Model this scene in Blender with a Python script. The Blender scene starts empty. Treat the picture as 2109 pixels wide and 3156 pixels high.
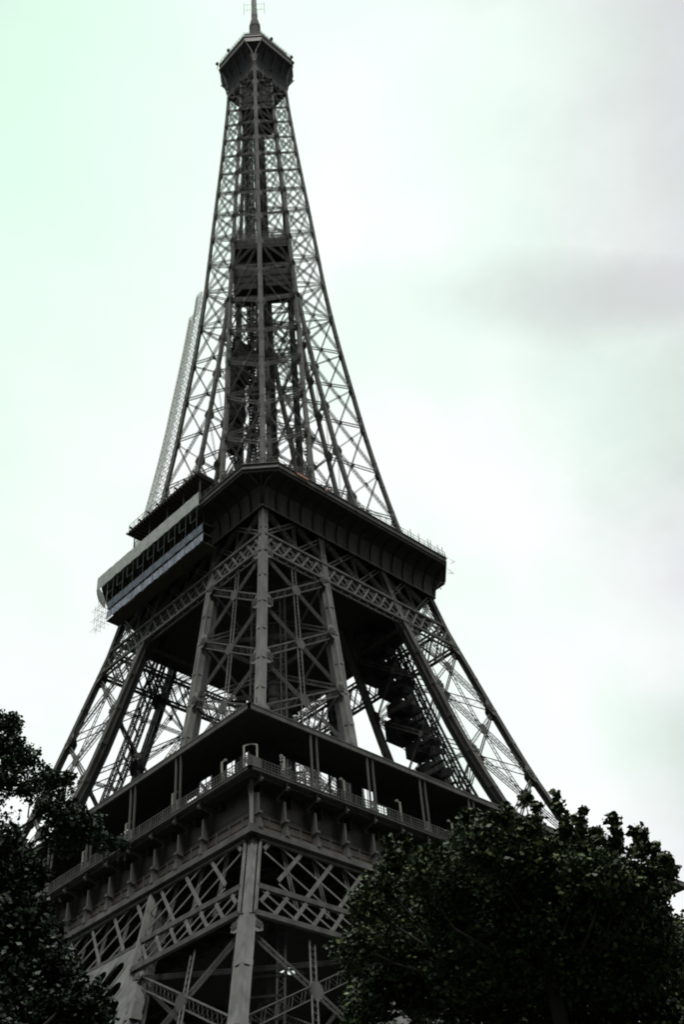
import bpy, math, random
import numpy as np
from mathutils import Vector, Matrix
R_ = math.radians
sc = bpy.context.scene

# ------------------------------------------------------------------ camera
W, H, F = 2109.0, 3156.0, 3528.57
yaw, pitch, roll = 0.76263, 0.71803, -0.09037
CAM = Vector((-93.096, -104.409, 7.514))
fw = Vector((math.cos(yaw)*math.cos(pitch), math.sin(yaw)*math.cos(pitch), math.sin(pitch)))
rt0 = Vector((math.sin(yaw), -math.cos(yaw), 0)); up0 = rt0.cross(fw)
rt = math.cos(roll)*rt0 + math.sin(roll)*up0
up = -math.sin(roll)*rt0 + math.cos(roll)*up0
cd = bpy.data.cameras.new('camera'); cam = bpy.data.objects.new('camera', cd)
sc.collection.objects.link(cam); sc.camera = cam
cam.matrix_world = Matrix(((rt.x, up.x, -fw.x, CAM.x), (rt.y, up.y, -fw.y, CAM.y), (rt.z, up.z, -fw.z, CAM.z), (0, 0, 0, 1)))
cd.sensor_fit = 'VERTICAL'; cd.sensor_height = 36.0; cd.sensor_width = 24.0
cd.lens = F/H*36.0
cd.clip_start = 0.5; cd.clip_end = 9000

# ------------------------------------------------------------------ view
sc.view_settings.view_transform = 'Standard'; sc.view_settings.look = 'None'
sc.view_settings.exposure = 0.0; sc.view_settings.gamma = 1.0
sc.render.engine = 'CYCLES'
sc.cycles.filter_width = 1.9; sc.cycles.max_bounces = 6; sc.cycles.diffuse_bounces = 2; sc.cycles.transparent_max_bounces = 8

# ------------------------------------------------------------------ world: overcast, nearly white, thicker grey cloud to the right
SUN_EL, SUN_AZ = R_(67), R_(226)        # azimuth measured from +x towards +y
world = bpy.data.worlds.new('World'); sc.world = world; world.use_nodes = True
nt = world.node_tree; nt.nodes.clear()
def N(t, tree=None, **kw):
    n = (tree or nt).nodes.new(t)
    for k, v in kw.items(): setattr(n, k, v)
    return n
out = N('ShaderNodeOutputWorld'); bg = N('ShaderNodeBackground'); nt.links.new(bg.outputs[0], out.inputs[0])
sky = N('ShaderNodeTexSky'); sky.sky_type = 'NISHITA'; sky.sun_disc = False
sky.sun_elevation = SUN_EL; sky.sun_rotation = R_(90)-SUN_AZ
skys = N('ShaderNodeVectorMath', operation='SCALE'); skys.inputs[3].default_value = 0.10
nt.links.new(sky.outputs[0], skys.inputs[0])
tc = N('ShaderNodeTexCoord')
def noise(scale, detail, rough, sx=(1, 1, 1), off=(0, 0, 0)):
    mp = N('ShaderNodeMapping'); mp.inputs['Scale'].default_value = sx; mp.inputs['Location'].default_value = off
    nt.links.new(tc.outputs['Generated'], mp.inputs[0])
    n = N('ShaderNodeTexNoise'); n.inputs['Scale'].default_value = scale; n.inputs['Detail'].default_value = detail
    n.inputs['Roughness'].default_value = rough; nt.links.new(mp.outputs[0], n.inputs['Vector']); return n.outputs['Fac']
def m(op, a, b, clamp=False):
    n = N('ShaderNodeMath', operation=op); n.use_clamp = clamp
    for i, v in enumerate((a, b)):
        if isinstance(v, (int, float)): n.inputs[i].default_value = v
        else: nt.links.new(v, n.inputs[i])
    return n.outputs[0]
def ss(v, a, b):
    n = N('ShaderNodeMapRange'); n.interpolation_type = 'SMOOTHSTEP'
    nt.links.new(v, n.inputs[0]); n.inputs[1].default_value = a; n.inputs[2].default_value = b; return n.outputs[0]
def blob(d, c0, c1):      # a soft bank of cloud round a compass direction of the sky
    v = N('ShaderNodeVectorMath', operation='DOT_PRODUCT'); nt.links.new(tc.outputs['Generated'], v.inputs[0])
    v.inputs[1].default_value = Vector(d).normalized(); return ss(v.outputs['Value'], c0, c1)
def dirpx(x, y):
    return (rt*((x-W/2)/F) + up*(-(y-H/2)/F) + fw).normalized()
CL = {}
CL['n3'] = noise(5, 3, .5, (1, 1, 1), (5, 2, 1)); CL['n1'] = noise(3.2, 6, .55, (1, 1, 1.6)); CL['n2'] = noise(9, 7, .6, (1, 1, 1.5), (3, 1, 2))
nn = m('ADD', m('MULTIPLY', CL['n1'], .7), m('MULTIPLY', CL['n2'], .3))
nz = m('MULTIPLY', m('SUBTRACT', nn, .5), 1.1)
def bank(dv, rad, soft, amt, wob=14):   # radius and softness in degrees
    n = N('ShaderNodeVectorMath', operation='DOT_PRODUCT'); nt.links.new(tc.outputs['Generated'], n.inputs[0]); n.inputs[1].default_value = dv
    ang = m('MULTIPLY', m('ARCCOSINE', m('MINIMUM', n.outputs['Value'], .999999), 0), 57.2958)
    a = m('SUBTRACT', ang, m('MULTIPLY', nz, wob))
    return m('MULTIPLY', m('SUBTRACT', 1, ss(a, rad-soft, rad+soft)), amt)
def streak(xa, ya, xb, yb, half, amt):      # long flat bank of cloud between two directions; half-thickness in degrees
    a, b = dirpx(xa, ya), dirpx(xb, yb); c = ((a+b)/2).normalized(); u = (b-a).normalized(); v = c.cross(u).normalized()
    L = math.degrees(a.angle(b))/2; o = []
    for ax, sc_ in ((u, 57.3/L), (v, 57.3/half)):
        n = N('ShaderNodeVectorMath', operation='DOT_PRODUCT'); nt.links.new(tc.outputs['Generated'], n.inputs[0]); n.inputs[1].default_value = ax
        q = m('MULTIPLY', n.outputs['Value'], sc_); o.append(m('MULTIPLY', q, q))
    n = N('ShaderNodeVectorMath', operation='DOT_PRODUCT'); nt.links.new(tc.outputs['Generated'], n.inputs[0]); n.inputs[1].default_value = c
    rr = m('SQRT', m('ADD', o[0], o[1]), 0)
    return m('MULTIPLY', m('MULTIPLY', m('SUBTRACT', 1, ss(m('SUBTRACT', rr, m('MULTIPLY', nz, 1.6)), .1, 1.25)), amt), ss(n.outputs['Value'], 0, .2))
banks = [bank(tuple(dirpx(2750, 60)), 13, 11, .85), bank(tuple(dirpx(2480, 1600)), 3, 5, .6),          streak(1150, 880, 3400, 900, 3.2, .62), streak(1950, 1640, 3200, 1720, 3.2, .5), bank(tuple(dirpx(2450, 880)), 3, 4, .6), bank(tuple(dirpx(2560, 2400)), 7, 6, .65), bank(tuple(dirpx(3300, 1300)), 15, 9, .9), bank(tuple(dirpx(1560, -120)), 2, 4, .5), bank(tuple(dirpx(-500, -600)), 9, 6, .35)]
tot = banks[0]
for b_ in banks[1:]: tot = m('MAXIMUM', tot, b_)
tot = m('ADD', tot, m('MULTIPLY', nz, .14), True)
mixc = N('ShaderNodeMixRGB'); nt.links.new(tot, mixc.inputs[0])
lightc = N('ShaderNodeMixRGB')
wisp = m('MULTIPLY', ss(CL['n3'], .42, .66), .45)
veil = m('MAXIMUM', m('MAXIMUM', m('MAXIMUM', m('MAXIMUM', wisp, bank(tuple(dirpx(900, -500)), 11, 8, .6)), bank(tuple(dirpx(-300, 0)), 16, 11, .9)), bank(tuple(dirpx(-700, 1200)), 11, 9, .8)), m('MAXIMUM', bank(tuple(dirpx(1500, 350)), 7, 7, .5), bank(tuple(dirpx(1950, 1250)), 4, 3.5, .5)))
nt.links.new(veil, lightc.inputs[0])
lightc.inputs[1].default_value = (0.965, 0.995, 0.985, 1)      # bright even cloud
lightc.inputs[2].default_value = (0.68, 0.95, 0.77, 1)      # thinner veil with a faint green cast
nt.links.new(lightc.outputs[0], mixc.inputs[1])
mixc.inputs[2].default_value = (0.50, 0.49, 0.505, 1)
fin = N('ShaderNodeMixRGB'); fin.inputs[0].default_value = 0.95
nt.links.new(skys.outputs[0], fin.inputs[1]); nt.links.new(mixc.outputs[0], fin.inputs[2])
# overcast sky: dim at the horizon, brightest overhead
sx = N('ShaderNodeSeparateXYZ'); nt.links.new(tc.outputs['Generated'], sx.inputs[0])
lum = N('ShaderNodeValToRGB'); nt.links.new(sx.outputs[2], lum.inputs[0]); e = lum.color_ramp.elements
e[0].position = 0.0; e[0].color = (.03, .03, .03, 1); e[1].position = 1.0; e[1].color = (2.6, 2.6, 2.6, 1)
for p_, c_ in ((.12, .07), (.22, .40), (.30, .5), (.72, .5), (.92, .55)):
    x = e.new(p_); x.color = (c_, c_, c_, 1)
bk = N('ShaderNodeVectorMath', operation='DOT_PRODUCT'); nt.links.new(tc.outputs['Generated'], bk.inputs[0]); bk.inputs[1].default_value = (-fw.x, -fw.y, 0)
back = m('MULTIPLY', ss(bk.outputs['Value'], -.25, .35), m('SUBTRACT', 1, ss(sx.outputs[2], .75, .97)))     # unseen low sky behind the viewer, dimmed to deepen the tower's shade
lum2 = m('MULTIPLY', m('MULTIPLY', lum.outputs[0], 2.15), m('SUBTRACT', 1, m('MULTIPLY', back, .88)))
sc2 = N('ShaderNodeVectorMath', operation='SCALE'); nt.links.new(fin.outputs[0], sc2.inputs[0]); nt.links.new(lum2, sc2.inputs[3])
nt.links.new(sc2.outputs[0], bg.inputs[0]); bg.inputs[1].default_value = 1.0

sd = bpy.data.lights.new('sun', 'SUN'); sd.energy = 2.8; sd.angle = R_(12); sd.color = (1, .96, .9)
so = bpy.data.objects.new('sun', sd); sc.collection.objects.link(so)
sv = Vector((math.cos(SUN_AZ)*math.cos(SUN_EL), math.sin(SUN_AZ)*math.cos(SUN_EL), math.sin(SUN_EL)))
so.rotation_euler = sv.to_track_quat('Z', 'Y').to_euler(); so.location = (0, 0, 400)

# ------------------------------------------------------------------ helpers
def tag(o, label=None, cat=None, group=None, kind=None):
    for k, v in (('label', label), ('category', cat), ('group', group), ('kind', kind)):
        if v: o[k] = v
    return o
def empty(name, loc=(0, 0, 0), **kw):
    o = bpy.data.objects.new(name, None); o.location = loc; sc.collection.objects.link(o); return tag(o, **kw)
def V(*a): return Vector(a)

class MB:
    def __init__(s): s.v = []; s.f = []
    def quadbox(s, pts):          # eight corners: bottom ring of four, top ring of four
        n = len(s.v); s.v += [tuple(p) for p in pts]
        s.f += [(n, n+3, n+2, n+1), (n+4, n+5, n+6, n+7), (n, n+1, n+5, n+4), (n+1, n+2, n+6, n+5), (n+2, n+3, n+7, n+6), (n+3, n, n+4, n+7)]
    def box(s, lo, hi):
        x0, y0, z0 = lo; x1, y1, z1 = hi
        s.quadbox([(x0, y0, z0), (x1, y0, z0), (x1, y1, z0), (x0, y1, z0), (x0, y0, z1), (x1, y0, z1), (x1, y1, z1), (x0, y1, z1)])
    def bar(s, p, q, wn, wt, nrm=(0, 0, 1)):   # beam; wn along nrm, wt across
        p = Vector(p); q = Vector(q); d = q-p
        if d.length < 1e-5: return
        d.normalize(); n = Vector(nrm); n = n-d*n.dot(d)
        if n.length < 1e-4:
            n = Vector((1, 0, 0)) if abs(d.x) < .9 else Vector((0, 1, 0)); n = n-d*n.dot(d)
        n.normalize(); t = d.cross(n); a = n*(wn/2); b = t*(wt/2)
        s.quadbox([p-a-b, p+a-b, p+a+b, p-a+b, q-a-b, q+a-b, q+a+b, q-a+b])
    def loft(s, rings, closed=True, cap=True):
        n0 = len(s.v); k = len(rings[0])
        for r in rings: s.v += [tuple(p) for p in r]
        for i in range(len(rings)-1):
            for j in range(k if closed else k-1):
                a = n0+i*k+j; b = n0+i*k+(j+1) % k
                s.f.append((a, b, b+k, a+k))
        if cap and closed:
            s.f.append(tuple(n0+j for j in range(k-1, -1, -1))); e = n0+(len(rings)-1)*k
            s.f.append(tuple(e+j for j in range(k)))
    def plate(s, poly, nrm, th):  # flat outline with thickness th centred on it
        n = Vector(nrm).normalized()*(th/2)
        s.loft([[Vector(q)-n for q in poly], [Vector(q)+n for q in poly]])
    def mirrored(s):              # reflected across the plane x = y
        o = MB(); o.v = [(y, x, z) for x, y, z in s.v]; o.f = [tuple(reversed(f)) for f in s.f]; return o
    def add(s, o):
        n = len(s.v); s.v += o.v; s.f += [tuple(i+n for i in f) for f in o.f]
    def build(s, name, mat, parent=None, rz=0, **kw):
        me = bpy.data.meshes.new(name); me.from_pydata(s.v, [], s.f); me.update(); me.materials.append(mat)
        o = bpy.data.objects.new(name, me); sc.collection.objects.link(o); o.parent = parent; o.rotation_euler.z = rz
        return tag(o, **kw)
def copy(o, rz, parent=None, deep=True):
    c = o.copy(); sc.collection.objects.link(c); c.parent = parent if parent is not None else o.parent
    c.rotation_euler.z = rz
    if deep:
        for ch in list(o.children):
            d = ch.copy(); sc.collection.objects.link(d); d.parent = c
    return c

# ------------------------------------------------------------------ materials
def mat(name, build):
    mt = bpy.data.materials.new(name); mt.use_nodes = True; t = mt.node_tree; b = t.nodes['Principled BSDF']
    build(t, b); return mt
def obj_noise(t, scale, detail=4, sc3=(1, 1, 1), kind='ShaderNodeTexNoise'):
    c = t.nodes.new('ShaderNodeTexCoord'); mp = t.nodes.new('ShaderNodeMapping'); mp.inputs['Scale'].default_value = sc3
    n = t.nodes.new(kind); n.inputs['Scale'].default_value = scale
    if 'Detail' in n.inputs: n.inputs['Detail'].default_value = detail
    t.links.new(c.outputs['Object'], mp.inputs[0]); t.links.new(mp.outputs[0], n.inputs['Vector']); return n.outputs['Fac'] if 'Fac' in n.outputs else n.outputs[0]
def ramp(t, fac, stops):
    r = t.nodes.new('ShaderNodeValToRGB'); t.links.new(fac, r.inputs[0]); e = r.color_ramp.elements
    e[0].position, e[0].color = stops[0][0], (*stops[0][1], 1); e[1].position, e[1].color = stops[-1][0], (*stops[-1][1], 1)
    for p_, c_ in stops[1:-1]:
        x = e.new(p_); x.color = (*c_, 1)
    return r.outputs[0]
def iron(base, var, rust=True):
    def f(t, b):
        a = ramp(t, obj_noise(t, .9, 6, (1, 1, .25)), [(.3, tuple(c*(1-var) for c in base)), (.52, base), (.72, tuple(c*(1+var) for c in base))])
        if rust:
            mx = t.nodes.new('ShaderNodeMixRGB'); t.links.new(a, mx.inputs[1]); mx.inputs[2].default_value = (base[0]*1.25, base[1]*.8, base[2]*.55, 1)
            t.links.new(ramp(t, obj_noise(t, 2.3, 5, (1, 1, .5)), [(.58, (0, 0, 0)), (.78, (.55, .55, .55))]), mx.inputs[0]); a = mx.outputs[0]
        t.links.new(a, b.inputs['Base Color']); b.inputs['Roughness'].default_value = .62; b.inputs['Specular IOR Level'].default_value = .3
        bp = t.nodes.new('ShaderNodeBump'); bp.inputs['Strength'].default_value = .25; bp.inputs['Distance'].default_value = .03
        t.links.new(obj_noise(t, 6, 3), bp.inputs['Height']); t.links.new(bp.outputs[0], b.inputs['Normal'])
    return f
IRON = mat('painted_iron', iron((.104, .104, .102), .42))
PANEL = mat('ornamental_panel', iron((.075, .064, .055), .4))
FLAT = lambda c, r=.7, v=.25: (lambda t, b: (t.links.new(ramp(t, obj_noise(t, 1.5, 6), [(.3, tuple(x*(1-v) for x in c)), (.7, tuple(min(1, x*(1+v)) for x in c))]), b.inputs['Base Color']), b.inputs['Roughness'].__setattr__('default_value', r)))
SHADEDIRON = mat('shaded_iron', iron((.034, .034, .038), .3))  # darker copy of the painted iron, with shade put into the colour
SHADEDSOFFIT = mat('soffit', FLAT((.03, .028, .027), .9))  # near-black soffit: the shade under the decks is put into the colour
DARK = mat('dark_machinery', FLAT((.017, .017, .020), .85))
TIMBER = mat('deck_timber', FLAT((.05, .042, .035), .9))
SHEET = mat('sheeting', FLAT((.40, .43, .41), .6, .18))
SHEETB = mat('netting_blue', FLAT((.09, .12, .16), .7, .4))
GALV = mat('galvanised_tube', FLAT((.42, .45, .42), .5))
PALE = mat('pale_post', FLAT((.30, .30, .26), .5, .1))
ORANGE = mat('orange_board', FLAT((.40, .17, .11), .6, .2))
BARK = mat('bark', FLAT((.022, .018, .014), .9, .4))
STONE = mat('plinth_stone', FLAT((.28, .26, .22), .8))
def leafmat(name, a, b_):
    def f(t, b):
        inf = t.nodes.new('ShaderNodeNewGeometry')
        t.links.new(ramp(t, inf.outputs['Random Per Island'], [(0, tuple(x*.6 for x in a)), (.62, tuple(x*.8+y*.15 for x, y in zip(a, b_))), (1, b_)]), b.inputs['Base Color'])
        b.inputs['Roughness'].default_value = .55; b.inputs['Specular IOR Level'].default_value = .25
    return mat(name, f)
LEAF = leafmat('leaves_yellow_green', (.013, .031, .011), (.10, .135, .042))
LEAFD = leafmat('leaves_dark_green', (.010, .026, .012), (.034, .070, .026))
LEAFK = leafmat('leaves_blackish_green', (.004, .010, .005), (.016, .032, .013))
def groundf(t, b):
    t.links.new(ramp(t, obj_noise(t, .05, 8), [(.4, (.012, .022, .008)), (.5, (.018, .024, .012)), (.6, (.03, .028, .025))]), b.inputs['Base Color']); b.inputs['Roughness'].default_value = .95
GROUND = mat('lawn_and_gravel', groundf)

# ------------------------------------------------------------------ ground
def gz(x, y):
    s_ = -(x+y)/math.sqrt(2); t_ = min(1, max(0, (s_-88)/30)); return 5.9*t_*t_*(3-2*t_)
def ground():
    ax = [-4000, -1500, -600, -300] + [-200+8*i for i in range(51)] + [300, 600, 1500, 4000]
    g = MB(); n = len(ax)
    for y in ax:
        for x in ax: g.v.append((x, y, gz(x, y)))
    for j in range(n-1):
        for i in range(n-1): g.f.append((j*n+i, j*n+i+1, (j+1)*n+i+1, (j+1)*n+i))
    g.build('ground', GROUND, kind='structure')
ground()

# ------------------------------------------------------------------ tower profile
def hermite(tab):
    xs = [a for a, b in tab]; ys = [b for a, b in tab]; n = len(xs)
    d = [(ys[i+1]-ys[i])/(xs[i+1]-xs[i]) for i in range(n-1)]
    mm = [d[0]]+[(0 if d[i-1]*d[i] <= 0 else 2*d[i-1]*d[i]/(d[i-1]+d[i])) for i in range(1, n-1)]+[d[-1]]
    def f(x):
        if x <= xs[0]: return ys[0]
        if x >= xs[-1]: return ys[-1]
        i = max(k for k in range(n-1) if xs[k] <= x); h = xs[i+1]-xs[i]; t = (x-xs[i])/h
        return (2*t**3-3*t*t+1)*ys[i]+(t**3-2*t*t+t)*h*mm[i]+(-2*t**3+3*t*t)*ys[i+1]+(t**3-t*t)*h*mm[i+1]
    return f
w = hermite([(0, 62.0), (42.1, 39), (51.5, 34.3), (57.2, 31.9), (64, 29.25), (75, 25.55), (80.5, 23.9), (91, 21.25), (98.1, 19.55), (105, 17.9), (110.2, 16.95),
             (116, 15.9), (124.5, 14.45), (137.9, 12.75), (147.6, 11.72), (157.4, 10.85), (167.4, 9.98), (177.5, 9.2), (187.7, 8.55), (196.9, 8.1), (208, 7.58), (221.7, 6.92), (233.8, 6.32), (246, 5.78), (261, 5.2), (276, 4.9)])
ii = hermite([(0, 37), (36.8, 27.9), (42.3, 24.4), (51.4, 20.2), (57, 17.8), (64, 15.4), (71, 13.2), (80.5, 11.0), (85, 10.1), (92.5, 8.9), (98, 8.0), (105, 6.9), (110, 6.25), (126.6, 4.15), (138, 3.05), (148, 2.35), (157, 1.6), (170, .75), (178.2, .32)])
A = lambda z: V(-w(z), -w(z), z)
B = lambda z: V(-ii(z), -w(z), z)
C = lambda z: V(-w(z), -ii(z), z)
D = lambda z: V(-ii(z), -ii(z), z)
LOW = [0, 10.3, 20.8, 31.3, 41.3]
MID = [58.5, 70.2, 80.2, 90.7, 101.2]
UP1 = [116.3, 126.9, 137.3, 148.2, 158.4, 168.0, 178.2]
UP2 = [178.2, 188.8, 197.8, 206.6, 214.9, 223.0, 230.3, 237.3, 243.9, 250.4, 256.9, 263.2]

tower = empty('lattice_tower', (0, 0, 0), label='tall iron lattice tower with two wide platforms and a small top cabin', cat='tower')

def section(cx, cy, z, s, out):
    """square box column with shallow channels on its sides; cx, cy = centre"""
    h = s/2; r = .09*s; k = .24*s
    pts = []
    for (ax, ay, bx, by, nx, ny) in ((-h, -h, h, -h, 0, -1), (h, -h, h, h, 1, 0), (h, h, -h, h, 0, 1), (-h, h, -h, -h, -1, 0)):
        dx, dy = (bx-ax)/s, (by-ay)/s
        for t_, dd in ((0, 0), (k, 0), (k+.01, r), (s-k-.01, r), (s-k, 0)):
            pts.append((cx+ax+dx*t_-nx*dd, cy+ay+dy*t_-ny*dd, z))
    return pts
def colsize(z): return .56 if 42.4 < z < 51.6 else .98 if z < 58 else (.9 if z < 112 else (.62 if z < 190 else .56))
def zsteps(z0, z1, st=3.5):
    n = max(1, int((z1-z0)/st)); return [z0+(z1-z0)*i/n for i in range(n+1)]
def column(g, fn, z0, z1, sx=0, sy=0):
    """sx, sy: sign of the half-section shift that keeps the outer face on the surface"""
    for a, b in ((z0, min(z1, 42.3)), (max(z0, 42.3), min(z1, 51.7)), (max(z0, 51.7), min(z1, 58)), (max(z0, 58), min(z1, 112)), (max(z0, 112), min(z1, 190)), (max(z0, 190), z1)):
        if b-a < .01: continue
        s = colsize((a+b)/2)
        g.loft([section(fn(z).x+sx*s/2, fn(z).y+sy*s/2, z, s, 0) for z in zsteps(a, b)])
        for z in zsteps(a, b, 5.2)[1:-1]:         # riveted splice covers
            c = fn(z); c2 = fn(z+.55); q = s/2+.018
            g.loft([[(c_.x+sx*s/2+ex*q, c_.y+sy*s/2+ey*q, c_.z) for ex, ey in ((-1, -1), (1, -1), (1, 1), (-1, 1))] for c_ in (c, c2)])

def gusset1(g, P, T, S, N_, wd, hh, th=.05):
    """plate reaching from the column towards S only"""
    S = (S-T*S.dot(T)).normalized()
    pts = [P-T*hh, P-T*hh+S*wd*.35, P-T*hh*.4+S*wd, P+T*hh*.4+S*wd, P+T*hh+S*wd*.35, P+T*hh]
    g.plate(pts, N_, th)
def gusset(g, P, T, N_, hw, hh, th=.05):
    """hexagonal plate in the face plane; T = along the member (unit), U = across"""
    T = T.normalized(); U = T.cross(N_).normalized()
    pts = [P-U*hw-T*hh*.35, P-U*hw*.45-T*hh, P+U*hw*.45-T*hh, P+U*hw-T*hh*.35, P+U*hw+T*hh*.35, P+U*hw*.45+T*hh, P-U*hw*.45+T*hh, P-U*hw+T*hh*.35]
    g.plate(pts, N_, th)

def strut(g, p, q, nrm, W_, D_, f, lace=1.0, side=True):
    """box girder of four angles laced on all sides"""
    p = Vector(p); q = Vector(q); d = q-p; L = d.length; d.normalize(); n = Vector(nrm); n = (n-d*n.dot(d)).normalized(); t = d.cross(n)
    a = n*(D_/2-f/2); b = t*(W_/2-f/2)
    for sa in (-1, 1):
        for sb in (-1, 1):
            g.bar(p+a*sa+b*sb, q+a*sa+b*sb, f, f, n)
    k = max(2, int(L/(W_*lace))); 
    for sa in (-1, 1):
        for i in range(k):
            u0 = p+d*(L*i/k)+a*sa; u1 = p+d*(L*(i+1)/k)+a*sa; s_ = 1 if i % 2 else -1
            g.bar(u0+b*s_, u1-b*s_, f*.25, f*.3, n)
    if side:
        k = max(2, int(L/(D_*1.5)))
        for sb in (-1, 1):
            for i in range(k):
                u0 = p+d*(L*i/k)+b*sb; u1 = p+d*(L*(i+1)/k)+b*sb; s_ = 1 if i % 2 else -1
                g.bar(u0+a*s_, u1-a*s_, f*.42, f*.25, t)

def face_brace(g, FA, FB, nrm, nodes, W_, D_, f, inset, trim, mull=None, gw=(.9, 1.3), hz=None, stubs=True, gp=.03):
    nrm = Vector(nrm)
    for i in range(len(nodes)-1):
        z0, z1 = nodes[i], nodes[i+1]
        P0, P1, Q0, Q1 = FA(z0), FA(z1), FB(z0), FB(z1)
        ins = -nrm*inset
        for a, b, k_ in ((P0, Q1, 1), (Q0, P1, .5)):
            d = (b-a).normalized(); strut(g, a+d*trim+ins, b-d*trim+ins, nrm, W_*k_, D_*k_, f*(.45+.55*k_))
        mid = (P0+Q1)/2*.5+(Q0+P1)/2*.5
        gusset(g, mid-nrm*(inset-D_/2-.02), V(0, 0, 1), nrm, W_*.75, W_*.75)
    for z in nodes:
        P, Q = FA(z), FB(z); T = (Q-P).normalized()
        for X, sgn, fn in ((P, 1, FA), (Q, -1, FB)):
            tz = (fn(z+1)-fn(z-1)).normalized()
            st_ = colsize(z)*(1 if sgn > 0 else .5)-.04; gusset1(g, X+nrm*(gp-.08)+T*sgn*st_, tz, T*sgn, nrm, gw[0]*.85, gw[1], .06)
            if stubs:
                for k, (dz, ln) in enumerate(((.55, .82), (.05, 1.0), (-.45, .8))):
                    c = X+tz*dz*gw[1]*.62+nrm*(gp+.07); g.bar(c+T*sgn*(st_-.02), c+T*sgn*(st_+gw[0]*.8*ln)-tz*.12, .1, .18*gw[1]/1.3, nrm)
        if hz: strut(g, P-nrm*inset, Q-nrm*inset, nrm, hz[0], hz[1], hz[2])
    if mull:
        for i in range(len(nodes)-1):
            a = (FA(nodes[i])+FB(nodes[i]))/2; b = (FA(nodes[i+1])+FB(nodes[i+1]))/2
            p, q = a-nrm*inset, b-nrm*inset
            d = (q-p); L = d.length; d.normalize(); t = d.cross(nrm).normalized()
            for s_ in (-1, 1):
                g.bar(p+t*s_*mull/2, q+t*s_*mull/2, .1, .075, nrm)
            n_ = int(L/.75)
            for k in range(n_):
                c = p+d*(k*L/n_); g.bar(c-t*mull/2, c+t*mull/2, .05, .05, nrm)

NR = V(0, -1, 0); NL = V(-1, 0, 0)
# ---- one leg (quadrant -x, -y), below the merge of the face columns
def make_leg():
    g = MB()
    column(g, A, 0, 178.2, 1, 1); column(g, B, 0, 178.2, 0, 1); column(g, C, 0, 178.2, 1, 0); column(g, D, 0, 178.2)
    leg = g.build('leg', IRON, tower)
    for fn, ax in ((B, 0), (C, 1)):
        g = MB(); rings = []
        for z in zsteps(0, 112, 7):
            q = fn(z); s_ = .34; dd = (.85, 1.75)
            if ax == 0: rings.append([(q.x-s_, q.y+dd[0], z), (q.x+s_, q.y+dd[0], z), (q.x+s_, q.y+dd[1], z), (q.x-s_, q.y+dd[1], z)])
            else: rings.append([(q.x+dd[0], q.y-s_, z), (q.x+dd[1], q.y-s_, z), (q.x+dd[1], q.y+s_, z), (q.x+dd[0], q.y+s_, z)])
        g.loft(rings); g.build('web_plate', SHADEDIRON, leg)  # inner side of the column, its shade carried by the darker iron colour
    stl = dict(W_=.92, D_=.4, f=.075, inset=.6, trim=.9, mull=.6)
    st = dict(W_=.95, D_=.42, f=.09, inset=.5, trim=.9, mull=.62)
    h = MB()
    face_brace(h, A, B, NR, LOW, gw=(.85, .9), **stl)
    face_brace(h, A, B, NR, MID, gw=(1.05, 1.35), **st)
    face_brace(h, A, B, NR, UP1, .52, .42, .072, .36, .6, gw=(.72, 1.15))
    h.build('cross_bracing', IRON, leg); h.mirrored().build('cross_bracing', IRON, leg)
    h = MB()        # inner faces of the leg
    sti = dict(W_=.6, D_=.4, f=.085, inset=.5, trim=.9, mull=None)
    face_brace(h, C, D, V(0, 1, 0), LOW, gw=(.8, 1.1), stubs=False, **sti)
    face_brace(h, C, D, V(0, 1, 0), MID, gw=(.8, 1.1), hz=(.45, .35, .07), stubs=False, **sti)
    face_brace(h, C, D, V(0, 1, 0), UP1, .5, .4, .08, .3, .6, gw=(.8, 1.2), hz=(.4, .3, .07), stubs=False)
    h.build('cross_bracing', IRON, leg); h.mirrored().build('cross_bracing', IRON, leg)
    h = MB()        # horizontal diaphragms and the inclined lift track inside the leg
    for z in LOW[1:]+MID+UP1[1:]:
        s_ = .3 if z < 110 else .2
        strut(h, B(z), C(z), V(0, 0, 1), s_*1.4, s_, s_*.22, side=False)
    h.build('diaphragm', SHADEDIRON, leg)
    h = MB()
    for s_ in (-1, 1):
        zs = [0, 41, 58, 70, 80, 91, 101, 113]
        for a, b in zip(zs, zs[1:]):
            def cc(z): c = -(w(z)*.45+ii(z)*.55); return V(c+s_*1.3, c-s_*1.3, z)
            strut(h, cc(a), cc(b), V(-1, -1, 1), .8, .7, .16)
    for z in zsteps(3, 112, 2.2):
        c = -(w(z)*.45+ii(z)*.55); h.bar((c+1.3, c-1.3, z), (c-1.3, c+1.3, z), .2, .2)
    h.build('lift_track', DARK, leg)
    return leg
leg0 = make_leg()
legs = [leg0]+[copy(leg0, k*math.pi/2) for k in (1, 2, 3)]
# enclosed, stepped lift machinery and stair climbing inside the right-hand leg
def stair():
    g = MB(); z = 57.6; k = 0
    while z < 106:
        c = (w(z)+ii(z))/2; x0 = c-2.7; y0 = -c+3.3
        g.box((x0-1.6, y0-1.0, z), (x0+.9, y0+1.6, z+1.9))
        g.loft([[(x0+.2, y, z-.2), (x0+1.6, y, z+.15), (x0+2.5, y, z+1.25), (x0+2.3, y, z+1.3), (x0+.2, y, z+1.15)] for y in (y0-1.9, y0+.9)])
        for q in range(5): g.box((x0-1.5+q*.55, y0-1.6, z+.4*q+.9), (x0-1.0+q*.55, y0+.6, z+.4*q+1.0))
        for dx in (-1.6, 2.3): g.bar((x0+dx, y0-2, z+1), (x0+dx, y0-2, z+3.3), .07, .07)
        g.bar((x0-1.6, y0-2, z+3.2), (x0+2.3, y0-2, z+3.2), .07, .07)
        if k % 3 == 0: g.box((x0-2.6, y0+.6, z-.4), (x0+.6, y0+2.7, z+2.6))
        z += 3.35; k += 1
    g.build('staircase', DARK, legs[1], -math.pi/2)
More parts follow.
